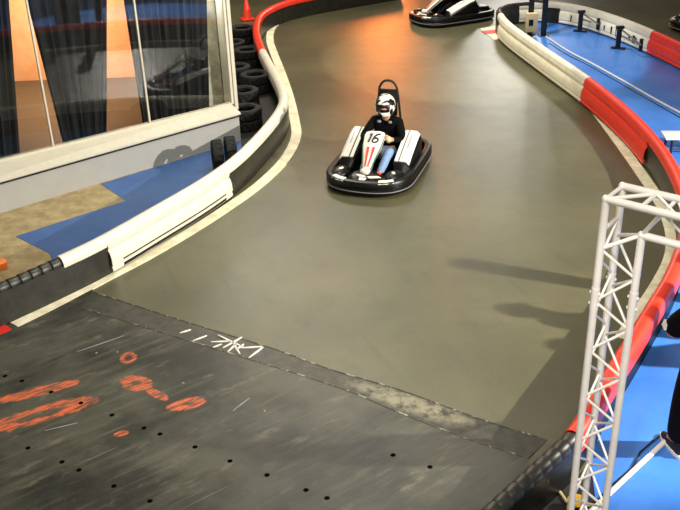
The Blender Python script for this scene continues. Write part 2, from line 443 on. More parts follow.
i4, i5 = near(left_path, G(250, 148, capz)), near(left_path, G(257, 30, capz))
ground('floor_dark', [wl1 + Vector((-.02, .0, 0)), G(238, 112), G(226, 30), G(250, 26)] + [Vector((p.x, p.y, 0)) for p in reversed(offset(left_path, -.045)[i4:i5:3])], MATB, .009, 'black floor strip between window corner and left barrier')
npi = offset(near_path, -.045); fpi = offset(far_path, .045)
k0 = near(near_path, G(530, 40, capz)); k1 = near(near_path, G(574, 436, capz)); q0 = near(far_path, G(538, 3.5, capz))
isl = [Vector((p.x, p.y, 0)) for p in npi[k0:k1:3]] + [G(590, 462), G(597, 512), G(580, 600), Vector((5, 2.5, 0)), Vector((14, 4, 0)), Vector((13.5, 13, 0))] + [Vector((p.x, p.y, 0)) for p in reversed(fpi[q0::4])]
ground('floor_blue', isl, BLUE, .012, 'blue painted floor of the island')
dk = [Vector((p.x, p.y, 0)) for p in npi[k1::3]] + [G(440, 640), G(585, 600), G(603, 512), G(594, 462)]
ground('floor_dark_near', dk, MATB, .008, 'dark floor behind the ribbed barrier end')

# ---------------------------------------------------------------- deck plate and its ramp strip
up_e = [G(80, 297), G(92, 291.5), G(180, 320), G(274, 349), G(329, 369), G(400, 390), G(480, 419), G(548, 440)]
lo_e = [G(56, 309), G(82, 309), G(180, 339), G(239, 357), G(337, 388), G(400, 414), G(470, 441), G(528, 459)]
mids = [((36, 393), (48, 5), -14, 0), ((40, 416), (60, 9), -16, .42), ((129, 359), (9, 6), -8, .45), ((136, 384), (15, 10), 20, .32), ((158, 396), (12, 5), 25, 0), ((187, 405), (20, 6.5), -14, .3), ((121, 435), (9, 3), -14, 0)]
marks = []
for (cx, cy), (hx, hy), a, hol in mids:
    c = G(cx, cy); ar = math.radians(a)
    e1 = G(cx + hx * math.cos(ar), cy + hx * math.sin(ar)) - c; e2 = G(cx, cy + hy) - c
    ang = math.atan2(e1.y, e1.x); nrm = Vector((-math.sin(ang), math.cos(ang), 0))
    marks.append((c.x, c.y, e1.length, max(.03, abs(e2.dot(nrm))), ang, hol))
deck = thing('track_deck', G(150, 420), 'dark scuffed deck plate across the track with orange paint marks and rows of screw holes', 'deck')
li = near(left_path, G(92, 245, capz)); lj = near(left_path, G(-120, 332, capz))
npo = offset(near_path, .082); na = near(near_path, G(548, 458, capz))
edge_l = [Vector((p.x, p.y, 0)) for p in offset(left_path, .1)[lj:li:3]]
edge_r = [Vector((p.x, p.y, 0)) for p in npo[na::3]]
b = MB(); b.prism(lo_e[1:] + edge_r + [Vector((-4.5, 4.2, 0)), Vector((-6, 6.5, 0))] + edge_l, -.01, .014)
b.build('deck_plate', deck_mat(marks), deck, world=True, smooth=0)
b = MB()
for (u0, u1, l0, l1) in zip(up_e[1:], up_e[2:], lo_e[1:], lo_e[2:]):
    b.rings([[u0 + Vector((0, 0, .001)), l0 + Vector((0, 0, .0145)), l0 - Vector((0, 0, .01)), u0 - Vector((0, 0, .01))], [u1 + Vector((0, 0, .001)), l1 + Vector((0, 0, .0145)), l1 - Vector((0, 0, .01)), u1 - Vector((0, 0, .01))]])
STRIP, k_, b_ = base_mat('strip_rubber')
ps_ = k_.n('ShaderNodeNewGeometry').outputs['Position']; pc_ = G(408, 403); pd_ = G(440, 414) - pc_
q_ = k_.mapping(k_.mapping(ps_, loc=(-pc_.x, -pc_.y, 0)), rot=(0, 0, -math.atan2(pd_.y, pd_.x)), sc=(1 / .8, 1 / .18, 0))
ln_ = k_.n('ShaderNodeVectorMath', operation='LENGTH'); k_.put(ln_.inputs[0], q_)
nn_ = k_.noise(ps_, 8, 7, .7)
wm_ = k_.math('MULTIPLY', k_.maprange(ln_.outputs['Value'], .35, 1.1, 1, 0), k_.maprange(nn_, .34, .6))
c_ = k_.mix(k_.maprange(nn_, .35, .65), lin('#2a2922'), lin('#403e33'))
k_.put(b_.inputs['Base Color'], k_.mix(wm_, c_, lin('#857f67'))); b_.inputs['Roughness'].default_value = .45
bp_ = k_.n('ShaderNodeBump'); bp_.inputs['Strength'].default_value = .4; bp_.inputs['Distance'].default_value = .01
k_.put(bp_.inputs['Height'], nn_); k_.put(b_.inputs['Normal'], bp_.outputs[0])
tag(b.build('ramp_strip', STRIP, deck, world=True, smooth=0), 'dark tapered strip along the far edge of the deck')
holes = [(5, 376), (22, 381), (51, 392), (81, 403), (112, 415), (144, 428), (160, 434), (195, 447), (28, 448), (62, 462), (79, 470), (114, 486), (150, 501), (230, 461), (267, 475), (306, 490), (327, 498), (393, 455), (430, 467)]
for i, (x, y) in enumerate(holes):
    c = G(x, y, .014); b = MB(); b.lathe([(0, .0015), (.02, .0015), (.024, .0008), (.024, -.006)], c, 12); b.build('screw_hole', HOLE, deck, world=True)
for (x, y) in ((96, 353), (183, 383), (264, 411), (117, 352)):
    c = G(x, y, .014); b = MB(); b.lathe([(0, .004), (.012, .003), (.016, .0), (.016, -.004)], c, 10); tag(b.build('screw_head', STEEL, deck, world=True), 'bright screw head')
strokes = [((211, 343), (231, 342)), ((218, 336), (243, 348)), ((223, 349), (242, 338)), ((228, 353), (237, 344)), ((241, 349), (262, 347.5)), ((249, 359), (263, 348)), ((236, 351), (244, 345)), ((233, 343), (240, 355)), ((212, 349), (222, 345)), ((193, 342), (207, 336.5)), ((180, 334), (191, 330.5)), ((77, 353), (124, 337)), ((233, 412), (250, 399)), ((45, 432), (78, 424))]
for i, (a, c) in enumerate(strokes):
    w_ = .013 if i < 11 else .006
    pa, pc = G(*a, .0), G(*c, .0); d = (pc - pa).normalized(); nr = Vector((-d.y, d.x, 0)) * w_; z0 = Vector((0, 0, .0155))
    mm = pa.lerp(pc, .5)
    b = MB(); b.prism([pa - nr * .3, mm - nr, pc - nr * .4, pc + nr * .5, mm + nr * .9, pa + nr * .4], .004, .0165)
    tag(b.build('scratch', SOLE if i < 11 else GREYM, deck, world=True, smooth=0), 'white scratched mark' if i < 11 else 'thin pale scratch')
# pale scuffs of worn edge along the strip
WEAR, k_, b_ = base_mat('worn_edge')
wn_ = k_.noise(k_.n('ShaderNodeNewGeometry').outputs['Position'], 9, 6, .75)
k_.put(b_.inputs['Base Color'], k_.mix(k_.maprange(wn_, .5, .62), lin('#35332a'), lin('#a39d82')))
for A, zz in ((lo_e[1:], .0172), (up_e[1:], .005)):
    b = MB(); b.sweep(resample(spline([Vector((p.x, p.y, 0)) for p in A]), .1), [(-.009, .001), (.009, .001), (.007, zz), (-.007, zz)])
    tag(b.build('worn_edge', WEAR, deck, world=True, smooth=0), 'worn pale edge of the strip')

# ================================================================== BUILDING WITH THE BIG WINDOW
zl = .49
b = MB()
b.prism([Wl, wl1, wl1 - wn * .5, Wl - wn * .5], 0, zl - .02)
kw = b.build('wall_left', WALLW, smooth=0); tag(kw, 'white knee wall under the big dark window', 'wall', kind='structure')
# window plane: set back, a touch less parallel than the wall
wb1 = wl1 - wn * .2 ; wb0 = Wl - wn * .62
wd = (wb1 - wb0).normalized(); wnn = Vector((wd.y, -wd.x, 0)); Lw = (wb1 - wb0).length
b = MB()
z1, z2, z3 = zl, .59, .47
def ring(o): return [o[0], o[1], o[2], o[3]]
A0 = [Wl + wn * .03 + Vector((0, 0, zl - .025)), Wl + wn * .03 + Vector((0, 0, zl)), wb0 + Vector((0, 0, .585)), wb0 + Vector((0, 0, zl - .025))]
A1 = [wl1 + wn * .03 + wdir * .02 + Vector((0, 0, zl - .025)), wl1 + wn * .03 + wdir * .02 + Vector((0, 0, zl)), wb1 + wdir * .02 + Vector((0, 0, .585)), wb1 + wdir * .02 + Vector((0, 0, zl - .025))]
b.rings([A0, A1]); tag(b.build('trim_6', FRAMEW, smooth=0), 'sloping white ledge under the big window', 'ledge', kind='structure')
b = MB(); b.prism([Wl + wn * .012, wl1 + wn * .012, wl1 - wn * .02, Wl - wn * .02], .425, .447); tag(b.build('trim_8', BLACKM, smooth=0), 'dark groove below the ledge', 'trim', kind='structure')
# side wall running back from the corner
sdv = (G(219, 10) - wl1).normalized(); snv = Vector((sdv.y, -sdv.x, 0))
b = MB(); b.prism([wl1 + sdv * .4 - wdir * .06, wl1 + sdv * 7 - wdir * .06, wl1 + sdv * 7 - wdir * .16, wl1 + sdv * .4 - wdir * .16], 0, 3.2)
tag(b.build('wall_side', WALLW, smooth=0), 'side wall of the viewing room', 'wall', kind='structure')
win = thing('window_1', (wb0.x, wb0.y, 0), 'big dark viewing window in white frame above the knee wall', 'window'); win['kind'] = 'structure'
def wp(s, z, o=0): p = wb0 + wd * s + wnn * o; return Vector((p.x, p.y, z))
def s_at(px, py, z):   # distance along the window of a sight line
    d = G(px, py, 0) - CAM; a = wb0 - CAM
    # intersect vertical window plane
    t = a.dot(wnn) / d.dot(wnn); p = CAM + d * t
    return (p - wb0).dot(wd)
post_s = s_at(231.5, 103, 0)
m1, m2 = s_at(49.5, 126, 0), s_at(149.5, 121, 0)
HW = 3.1
rot_w = Matrix((wd, wnn, Vector((0, 0, 1)))).transposed()
def wbox(mb, s0, s1, z0, z1, o0, o1): 
    mb.box(wp((s0 + s1) / 2, (z0 + z1) / 2, (o0 + o1) / 2), (s1 - s0, o1 - o0, z1 - z0), rot_w); return mb
wbox(MB(), 0, Lw, .57, .62, -.05, .03).build('window_frame', FRAMEW, win, world=True, smooth=0)
wbox(MB(), 0, Lw, HW - .08, HW, -.05, .03).build('window_frame', FRAMEW, win, world=True, smooth=0)
for s in (m1, m2): wbox(MB(), s - .012, s + .012, .62, HW - .08, -.02, .02).build('mullion', FRAMEW, win, world=True, smooth=0)
for s0, s1 in ((0, m1 - .012), (m1 + .012, m2 - .012), (m2 + .012, post_s)):
    wbox(MB(), s0, s1, .62, HW - .08, -.006, .006).build('pane', GLASS, win, world=True, smooth=0)
b = MB(); wbox(b, post_s - .012, post_s + .03, .6, HW, -.06, .03); b.build('window_frame', FRAMEW, win, world=True, smooth=0)
b = MB(); wbox(b, post_s + .04, post_s + .10, .5, HW, -.3, .045); b.build('corner_post', FRAMEW, win, world=True, smooth=0)
# room behind the glass
def wpoly(pts): return [wp(s, 0, o) for s, o in pts]
bk = G(31, 81).lerp(G(121, 79), .5)
far_c = wl1 + sdv * ((bk.y - wl1.y) / sdv.y)
wz = wp(-.5, 0, -.07); we = wp(post_s + .02, 0, -.07)
b = MB(); b.prism([wz, we, far_c, Vector((wz.x - 3, bk.y, 0))], -.02, .02); tag(b.build('floor_inside', BROWN, smooth=0), 'brown floor of the viewing room', 'floor', kind='structure')
b = MB(); b.prism([Vector((wz.x - 3, bk.y, 0)), Vector((far_c.x - .2, bk.y, 0)), Vector((far_c.x - .2, bk.y + .1, 0)), Vector((wz.x - 3, bk.y + .1, 0))], 0, HW); tag(b.build('wall_inside', PEACH, smooth=0), 'peach lit wall seen between the curtains', 'wall', kind='structure')
b = MB(); wbox(b, post_s - .5, post_s + .06, .3, HW - .1, -.40, -.37); tag(b.build('wall_panel', PALE, smooth=0), 'pale panel inside the right end of the window', 'panel', kind='structure')
b = MB(); b.prism([wz + Vector((-3, 0, 0)), wp(post_s + .1, 0, .05), far_c + Vector((0, .1, 0)), Vector((wz.x - 3, bk.y + .1, 0))], HW, HW + .1); tag(b.build('ceiling', WALLW, smooth=0), 'ceiling of the viewing room', 'ceiling', kind='structure')
# curtains: pleated, gathered differently at head and hem
def curtain(bot, top, label):
    """bot, top: (s0, s1) of the hem near the sill and of the head"""
    t = thing('curtain', wp(sum(bot) / 2, .05, -.22), label, 'curtain', 'black curtains behind the window glass')
    b = MB(); R = []; N = max(24, int((bot[1] - bot[0]) * 60))
    for z in (.03, .4, .62, 1.2, 1.9, 2.5, 3.0):
        f = (z - .6) / 1.9; s0 = bot[0] + (top[0] - bot[0]) * f; s1 = bot[1] + (top[1] - bot[1]) * f
        row = [wp(s0 + (s1 - s0) * j / N, z, -.2 + .028 * math.sin(j * 2 * PI / 6 + .4 * math.sin(z * 2)) + .012 * math.sin(j * 1.7)) for j in range(N + 1)]
        R.append(row + [p - wnn * .006 for p in reversed(row)])
    b.rings(R); b.build('cloth', CURT, t, world=True, smooth=60)
    b = MB(); f = (3.02 - .6) / 1.9
    b.tube([wp(bot[0] + (top[0] - bot[0]) * f, 3.02, -.2), wp(bot[1] + (top[1] - bot[1]) * f, 3.02, -.2)], .018, 8); b.build('curtain_rod', BLACKM, t, world=True)
    return t
def sg(px, py):
    """place along the curtain plane of a sight line"""
    q = wb0 - wnn * .2; d = G(px, py, 0) - CAM; tt = (q - CAM).dot(wnn) / d.dot(wnn); p = CAM + d * tt
    return (p - q).dot(wd), p.z
def gap(xb, yb, xt, yt):
    s1_, z1_ = sg(xb, yb); s2_, z2_ = sg(xt, yt)
    k_ = (s2_ - s1_) / (z2_ - z1_)
    return s1_ + k_ * (.6 - z1_), s1_ + k_ * (2.5 - z1_)
gA, gB = gap(15, 80, 9, 0), gap(47, 80, 27, 0); gC, gD = gap(106.5, 80, 107, 0), gap(136, 80, 124, 0)
curtain((-.2, gA[0]), (-.2, gA[1]), 'black curtain at the left frame edge, left of the first lit gap')
curtain((gB[0], gC[0]), (gB[1], gC[1]), 'wide black curtain between the two lit orange gaps')
gE = gap(209, 107, 207, 0)
curtain((gD[0], gE[0]), (gD[1], gE[1]), 'black curtain between the second lit gap and the white corner post')

# ================================================================== TRUSS
H = 2.95; cc = .24
L0 = G(606, 199, H); td = Vector((.77, -.638, 0)).normalized(); te = Vector((.638, .77, 0))
tr = thing('lighting_truss', (L0.x, L0.y, 0), 'silver white triangular truss arch with zigzag bracing standing at the barrier', 'truss')
def T(a, e_, z): p = L0 + td * a + te * e_; return Vector((p.x, p.y, z))
R_, r_ = .025, .0095
LEN = 3.2; AP = .215; AE = .085; HL = H - .215
LEGS = ((0, 0), (0, cc), (AP, AE))
ROT_T = Matrix((td, te, Vector((0, 0, 1)))).transposed()
for (a, e_) in LEGS:
    top = H if a == 0 else HL
    b = MB(); b.tube([T(a, e_, .02), T(a, e_, top)], R_, 14); b.sphere(T(a, e_, top), R_ * 1.08, None, 12, 8); b.build('upright_tube', ALU, tr, world=True)
for (e_, z, a0) in ((0, H, 0), (cc, H, 0), (AE, HL, AP)):
    b = MB(); b.tube([T(a0, e_, z), T(LEN - a0, e_, z)], R_, 14); b.build('beam_tube', ALU, tr, world=True)
for (pa, pb) in (((0, 0, H), (0, cc, H)), ((0, 0, H - .21), (0, cc, H - .21)), ((0, 0, H), (AP, cc, H)), ((AP, 0, H), (AP, cc, H)), ((AP, AE, HL), (AP * 1.6, 0, H)), ((AP, AE, HL), (AP * 1.6, cc, H)), ((AP, AE, HL), (0, 0, HL - .12)), ((AP, AE, HL), (0, cc, HL - .12))):
    b = MB(); b.tube([T(*pa), T(*pb)], .013, 10); b.build('cross_bar', ALU, tr, world=True)
def zig(f, n, flip):
    for i in range(n):
        u0, u1 = i / n, (i + 1) / n
        p, q = ((0, 1) if (i % 2) ^ flip else (1, 0))
        b = MB(); b.tube([f(p, u0), f(q, u1)], r_, 8); b.build('brace', ALU, tr, world=True)
def face3(p0, p1, a0, a1): return lambda p, u: (p0(a0 + (a1 - a0) * u).lerp(p1(a0 + (a1 - a0) * u), p))
leg = [(lambda a, e_: (lambda z: T(a, e_, z)))(a, e_) for a, e_ in LEGS]
zt = HL - .12; zb = .2
zig(face3(leg[0], leg[2], zt, zb), 13, 1); zig(face3(leg[1], leg[2], zt, zb), 13, 1); zig(face3(leg[0], leg[1], HL, zb), 13, 0)
bm_ = [lambda a: T(a, 0, H), lambda a: T(a, cc, H), lambda a: T(a, AE, HL)]
for f_, fl in ((face3(bm_[0], bm_[1], AP, 2.2), 0), (face3(bm_[0], bm_[2], AP * 1.6, 2.2), 1), (face3(bm_[1], bm_[2], AP * 1.6, 2.2), 1)): zig(f_, 9, fl)
for (a, e_) in LEGS:
    for z in (2.30, 2.22):
        b = MB(); b.tube([T(a - .035, e_, z), T(a + .035, e_, z)], .011, 8); b.build('coupler_pin', ALU, tr, world=True)
    b = MB(); b.tube([T(a, e_, 2.18), T(a, e_, 2.34)], R_ * 1.12, 12); b.build('coupler', ALU, tr, world=True)
b = MB(); b.box(T(.1, cc / 2, .01), (.5, .5, .02), ROT_T); b.build('base_plate', BLACKM, tr, world=True)
for (a, e_) in ((LEN, 0), (LEN, cc), (LEN - AP, AE)):
    b = MB(); b.tube([T(a, e_, .02), T(a, e_, H if a == LEN else HL)], R_, 14); b.build('upright_tube', ALU, tr, world=True)
b = MB(); b.box(T(LEN - .1, cc / 2, .01), (.5, .5, .02), ROT_T); b.build('base_plate', BLACKM, tr, world=True)

# ================================================================== KARTS
def make_kart():
    k = thing('go_kart', (0, 0, 0), 'black and white racing kart numbered 16 coming toward the viewer on the open track', 'kart', 'karts on the track')
    half = [(1.06, 0), (1.03, .28), (.92, .50), (.68, .645), (.25, .67), (-.65, .66), (-.98, .58), (-1.12, .36), (-1.15, 0)]
    out = half + [(x, -y) for x, y in reversed(half[1:-1])]
    path = spline([Vector((x, y, 0)) for x, y in out], .06, True)      # counter-clockwise: right of travel = outward
    prof = [(-.05, .045), (.0, .04), (.05, .05), (.068, .09), (.066, .135), (.045, .155), (.066, .175), (.066, .225), (.045, .262), (0, .275), (-.05, .262)]
    b = MB(); b.sweep(path, prof, True); bp = b.build('bumper', BLACK, k)
    b = MB(); b.sweep(path, [(.066, .10), (.0725, .10), (.0725, .112), (.066, .112)], True); tag(b.build('bumper_trim', GREYM, bp), 'grey trim line')
    b = MB(); b.prism([(x * .95, y * .93) for x, y in out], .05, .085); b.build('floor_pan', BLACKM, k)
    for s in (1, -1):
        b = MB(); R = []
        for x, w0, w1, z1 in ((.46, .40, .60, .20), (.36, .34, .62, .36), (.1, .33, .63, .47), (-.25, .32, .63, .60), (-.42, .32, .62, .64), (-.54, .34, .60, .52), (-.62, .38, .57, .25)):
            R.append([Vector((x, s * w0, .085)), Vector((x, s * w0, z1 - .03)), Vector((x, s * (w0 + .04), z1)), Vector((x, s * (w1 - .08), z1 - .01)), Vector((x, s * w1, z1 - .09)), Vector((x, s * w1, .085))])
        b.rings(R); pod = b.build('side_pod', BLACK, k, smooth=25)
        for (y0, y1) in ((.355, .415), (.435, .60)):
            b = MB(); R = []
            for x, z1, sh in ((.34, .37, 0), (.1, .47, 0), (-.25, .60, .0), (-.41, .638, .01)):
                ym = min(y1, .548)
                R.append([Vector((x, s * y0, z1 + .001)), Vector((x, s * y0, z1 + .012)), Vector((x, s * ym, z1 + .008)), Vector((x, s * y1, z1 + (.008 if y1 < .5 else -.045))), Vector((x, s * y1, z1 + (-.004 if y1 < .5 else -.058))), Vector((x, s * ym, z1 - .006))])
            b.rings(R); tag(b.build('pod_panel', SOLE, pod, smooth=0), 'white panel on the side pod')
        b = MB(); b.box((-.1, s * .50, .558), (.30, .012, .012), Matrix.Rotation(.36, 3, 'Y')); b.build('pod_lettering', GREYM, pod, smooth=0)
        # wheels
        for x, y, r, w in ((.62, .45, .125, .12), (-.62, .47, .14, .18)):
            rot = Matrix.Rotation(PI / 2, 3, 'X')
            b = MB(); b.lathe([(.055, -w / 2), (r * .85, -w / 2), (r, -w / 2 + .025), (r, w / 2 - .025), (r * .85, w / 2), (.055, w / 2)], (x, s * y, r * .98 + .004), 24, rot)
            wh = b.build('wheel', RUBBER, k)
            b = MB(); b.lathe([(0, -w * .35), (.056, -w * .42), (.056, w * .42), (0, w * .35)], (x, s * y, r * .98 + .004), 16, rot); tag(b.build('hub', STEEL, wh), 'steel hub')
        # wheel guard with marker light and bumper sticker
        b = MB(); b.sphere((.68, s * .46, .24), (.22, .155, .085)); g = b.build('wheel_guard', BLACK, k)
        b = MB(); b.sphere((.72, s * .44, .322), (.05, .03, .014), Matrix.Rotation(s * .5, 3, 'Z')); tag(b.build('marker_light', LAMPW, g), 'pale marker light')
        b = MB()
        pts = [path[near(path, Vector((x, s * y, 0)))] for x, y in ((1.0, .30), (.95, .40), (.88, .49))]
        R = []
        for p in pts:
            d = Vector((p.x, p.y, 0)).normalized()
            R.append([Vector((p.x, p.y, .278)) - d * .05, Vector((p.x, p.y, .282)), Vector((p.x, p.y, .252)) + d * .055, Vector((p.x, p.y, .235)) + d * .055, Vector((p.x, p.y, .262)), Vector((p.x, p.y, .262)) - d * .05])
        b.rings(R); tag(b.build('bumper_sticker', SOLE, bp), 'white bumper sticker')
        # steering rods (green) and pedals
        b = MB(); b.tube([(.70, s * .12, .17), (.64, s * .36, .16)], .014, 8); tag(b.build('tie_rod', GREEN, k), 'green steering rod')
    # nose cone with emblem
    b = MB(); R = []
    for x, w, z in ((.60, .17, .27), (.78, .26, .31), (.92, .25, .30), (1.02, .18, .26)):
        R.append([Vector((x, -w, .1)), Vector((x, -w, z - .05)), Vector((x, -w * .75, z)), Vector((x, w * .75, z)), Vector((x, w, z - .05)), Vector((x, w, .1))])
    b.rings(R); nose = b.build('nose_cone', BLACK, k)
    b = MB(); b.plate([(.98, -.05, .29), (1.045, -.04, .275), (1.045, .05, .275), (.98, .07, .29)], .012); b.plate([(.91, -.13, .318), (.97, -.05, .305), (.97, .06, .305), (.93, .02, .318)], .008); tag(b.build('emblem', SOLE, nose, smooth=0), 'white emblem on the nose')
    b = MB(); b.plate([(.95, .06, .308), (.99, .12, .30), (.93, .3, .30), (.90, .24, .31)], .008); b.build('emblem', SOLE, nose, smooth=0)
    # front fairing carrying the number
    A, Bv = Vector((.17, 0, .80)), Vector((.80, 0, .33))
    ax = (Bv - A).normalized(); nr = Vector((-ax.z, 0, ax.x)); nr = nr if nr.z > 0 else -nr
    R = []
    for u, w, bul in ((0, .12, -.02), (.04, .155, 0), (.12, .165, .012), (.38, .145, .02), (.7, .09, .016), (.97, .06, .0), (1, .05, -.02)):
        p = A.lerp(Bv, u)
        R.append([p + Vector((0, -w, 0)) - nr * .05, p + Vector((0, -w, 0)) + nr * (.0 + bul), p + Vector((0, -w * .6, 0)) + nr * (.02 + bul), p + Vector((0, w * .6, 0)) + nr * (.02 + bul), p + Vector((0, w, 0)) + nr * bul, p + Vector((0, w, 0)) - nr * .05])
    b = MB(); b.rings(R); fair = b.build('front_fairing', SOLE, k)
    for s in (1, -1):
        b = MB()
        b.plate([A.lerp(Bv, .43) + Vector((0, s * .025, 0)) + nr * .041, A.lerp(Bv, .90) + Vector((0, s * .012, 0)) + nr * .030, A.lerp(Bv, .90) + Vector((0, s * .038, 0)) + nr * .028, A.lerp(Bv, .43) + Vector((0, s * .072, 0)) + nr * .041][::s], .005)
        tag(b.build('stripe', RED, fair, smooth=0), 'red stripe')
        b = MB(); b.tube([A.lerp(Bv, .1) + Vector((0, s * .17, 0)), A.lerp(Bv, .4) + Vector((0, s * .152, 0)) + nr * .01, A.lerp(Bv, .95) + Vector((0, s * .068, 0))], .009, 6); tag(b.build('fairing_edge', GREEN, fair), 'green edge')
    yv = Vector((0, -1, 0)); up = -ax; xv = Vector((0, 1, 0))
    Mx = Matrix.Translation(A.lerp(Bv, .21) + nr * .038) @ Matrix((xv, up, nr)).transposed().to_4x4()
    def digit(pts, r=.014, closed=False):
        b = MB(); b.tube([Mx @ Vector((x + y * .18, y, 0)) for x, y in pts], r, 8, closed); return b
    o1 = digit([(-.085, .062), (-.055, .085), (-.055, -.085)], .016).build('race_number', BLACK, fair); tag(o1, 'black numeral 1')
    b = digit([(.045 + .045 * math.cos(t_), -.038 + .045 * math.sin(t_)) for t_ in [2 * PI * q / 18 for q in range(18)]], .014, True)
    b.tube([Mx @ Vector((x + y * .18, y, 0)) for x, y in ((.002, -.03), (.006, .02), (.025, .06), (.055, .082), (.088, .085))], .014, 8)
    tag(b.build('race_number', BLACK, fair), 'black numeral 6')
    b = MB(); b.sphere((.84, 0, .345), (.05, .078, .06)); tag(b.build('headlight', LAMPW, k), 'round pale headlight')
    # steering
    c = Vector((.05, 0, .70)); sx = (Vector((.5, 0, .15)) - c).normalized(); sn = Vector((0, 1, 0)); sv = sx.cross(sn)
    b = MB(); b.tube([c + .15 * (math.cos(a) * sn + math.sin(a) * sv) for a in [2 * PI * i / 28 for i in range(28)]], .015, 8, True)
    for a in (.5, 2.6, 4.7): b.tube([c, c + .145 * (math.cos(a) * sn + math.sin(a) * sv)], .011, 6)
    sw = b.build('steering_wheel', BLACK, k)
    b = MB(); b.tube([c, (.52, 0, .14)], .014, 8); b.build('steering_column', BLACKM, sw)
    # seat and roll hoop
    R = []
    for x, z, w, d in ((-.02, .13, .16, .03), (-.2, .11, .19, .06), (-.42, .15, .19, .1), (-.56, .32, .19, .12), (-.64, .62, .17, .08), (-.67, .78, .13, .03)):
        p = Vector((x, 0, z)); t_ = Vector((0.35, 0, .94)) if x < -.45 else Vector((.1, 0, 1))
        nrm = Vector((1, 0, .2)).normalized() if x < -.45 else Vector((0, 0, 1))
        R.append([p + Vector((0, -w, 0)) + nrm * d, p + Vector((0, -w * .8, 0)), p + Vector((0, w * .8, 0)), p + Vector((0, w, 0)) + nrm * d, p + Vector((0, w + .02, 0)) + nrm * (d - .01), p + Vector((0, w * .85, 0)) - nrm * .02, p + Vector((0, -w * .85, 0)) - nrm * .02, p + Vector((0, -w - .02, 0)) + nrm * (d - .01)])
    b = MB(); b.rings(R); b.build('seat', BLACK, k)
    hp = [Vector((-.70, -.24, .12)), Vector((-.64, -.20, .75)), Vector((-.58, -.165, 1.22)), Vector((-.575, -.14, 1.34)), Vector((-.57, -.08, 1.42)), Vector((-.57, 0, 1.44))]
    hp = hp + [Vector((p.x, -p.y, p.z)) for p in reversed(hp[:-1])]
    b = MB(); b.tube(spline(hp, .05), .021, 10); hoop = b.build('roll_hoop', BLACKM, k)
    b = MB(); b.box((-.585, 0, 1.06), (.05, .31, .46), None, .015); b.build('head_pad', BLACK, hoop)
    b = MB(); b.tube([(-.645, -.20, .7), (-.645, .20, .7)], .016, 8); b.build('hoop_bar', BLACKM, hoop)
    k.scale = (.89, .89, .89)
    b = MB(); b.box((-.86, 0, .22), (.36, .8, .26), None, .04); b.build('motor_box', BLACK, k)
    return k

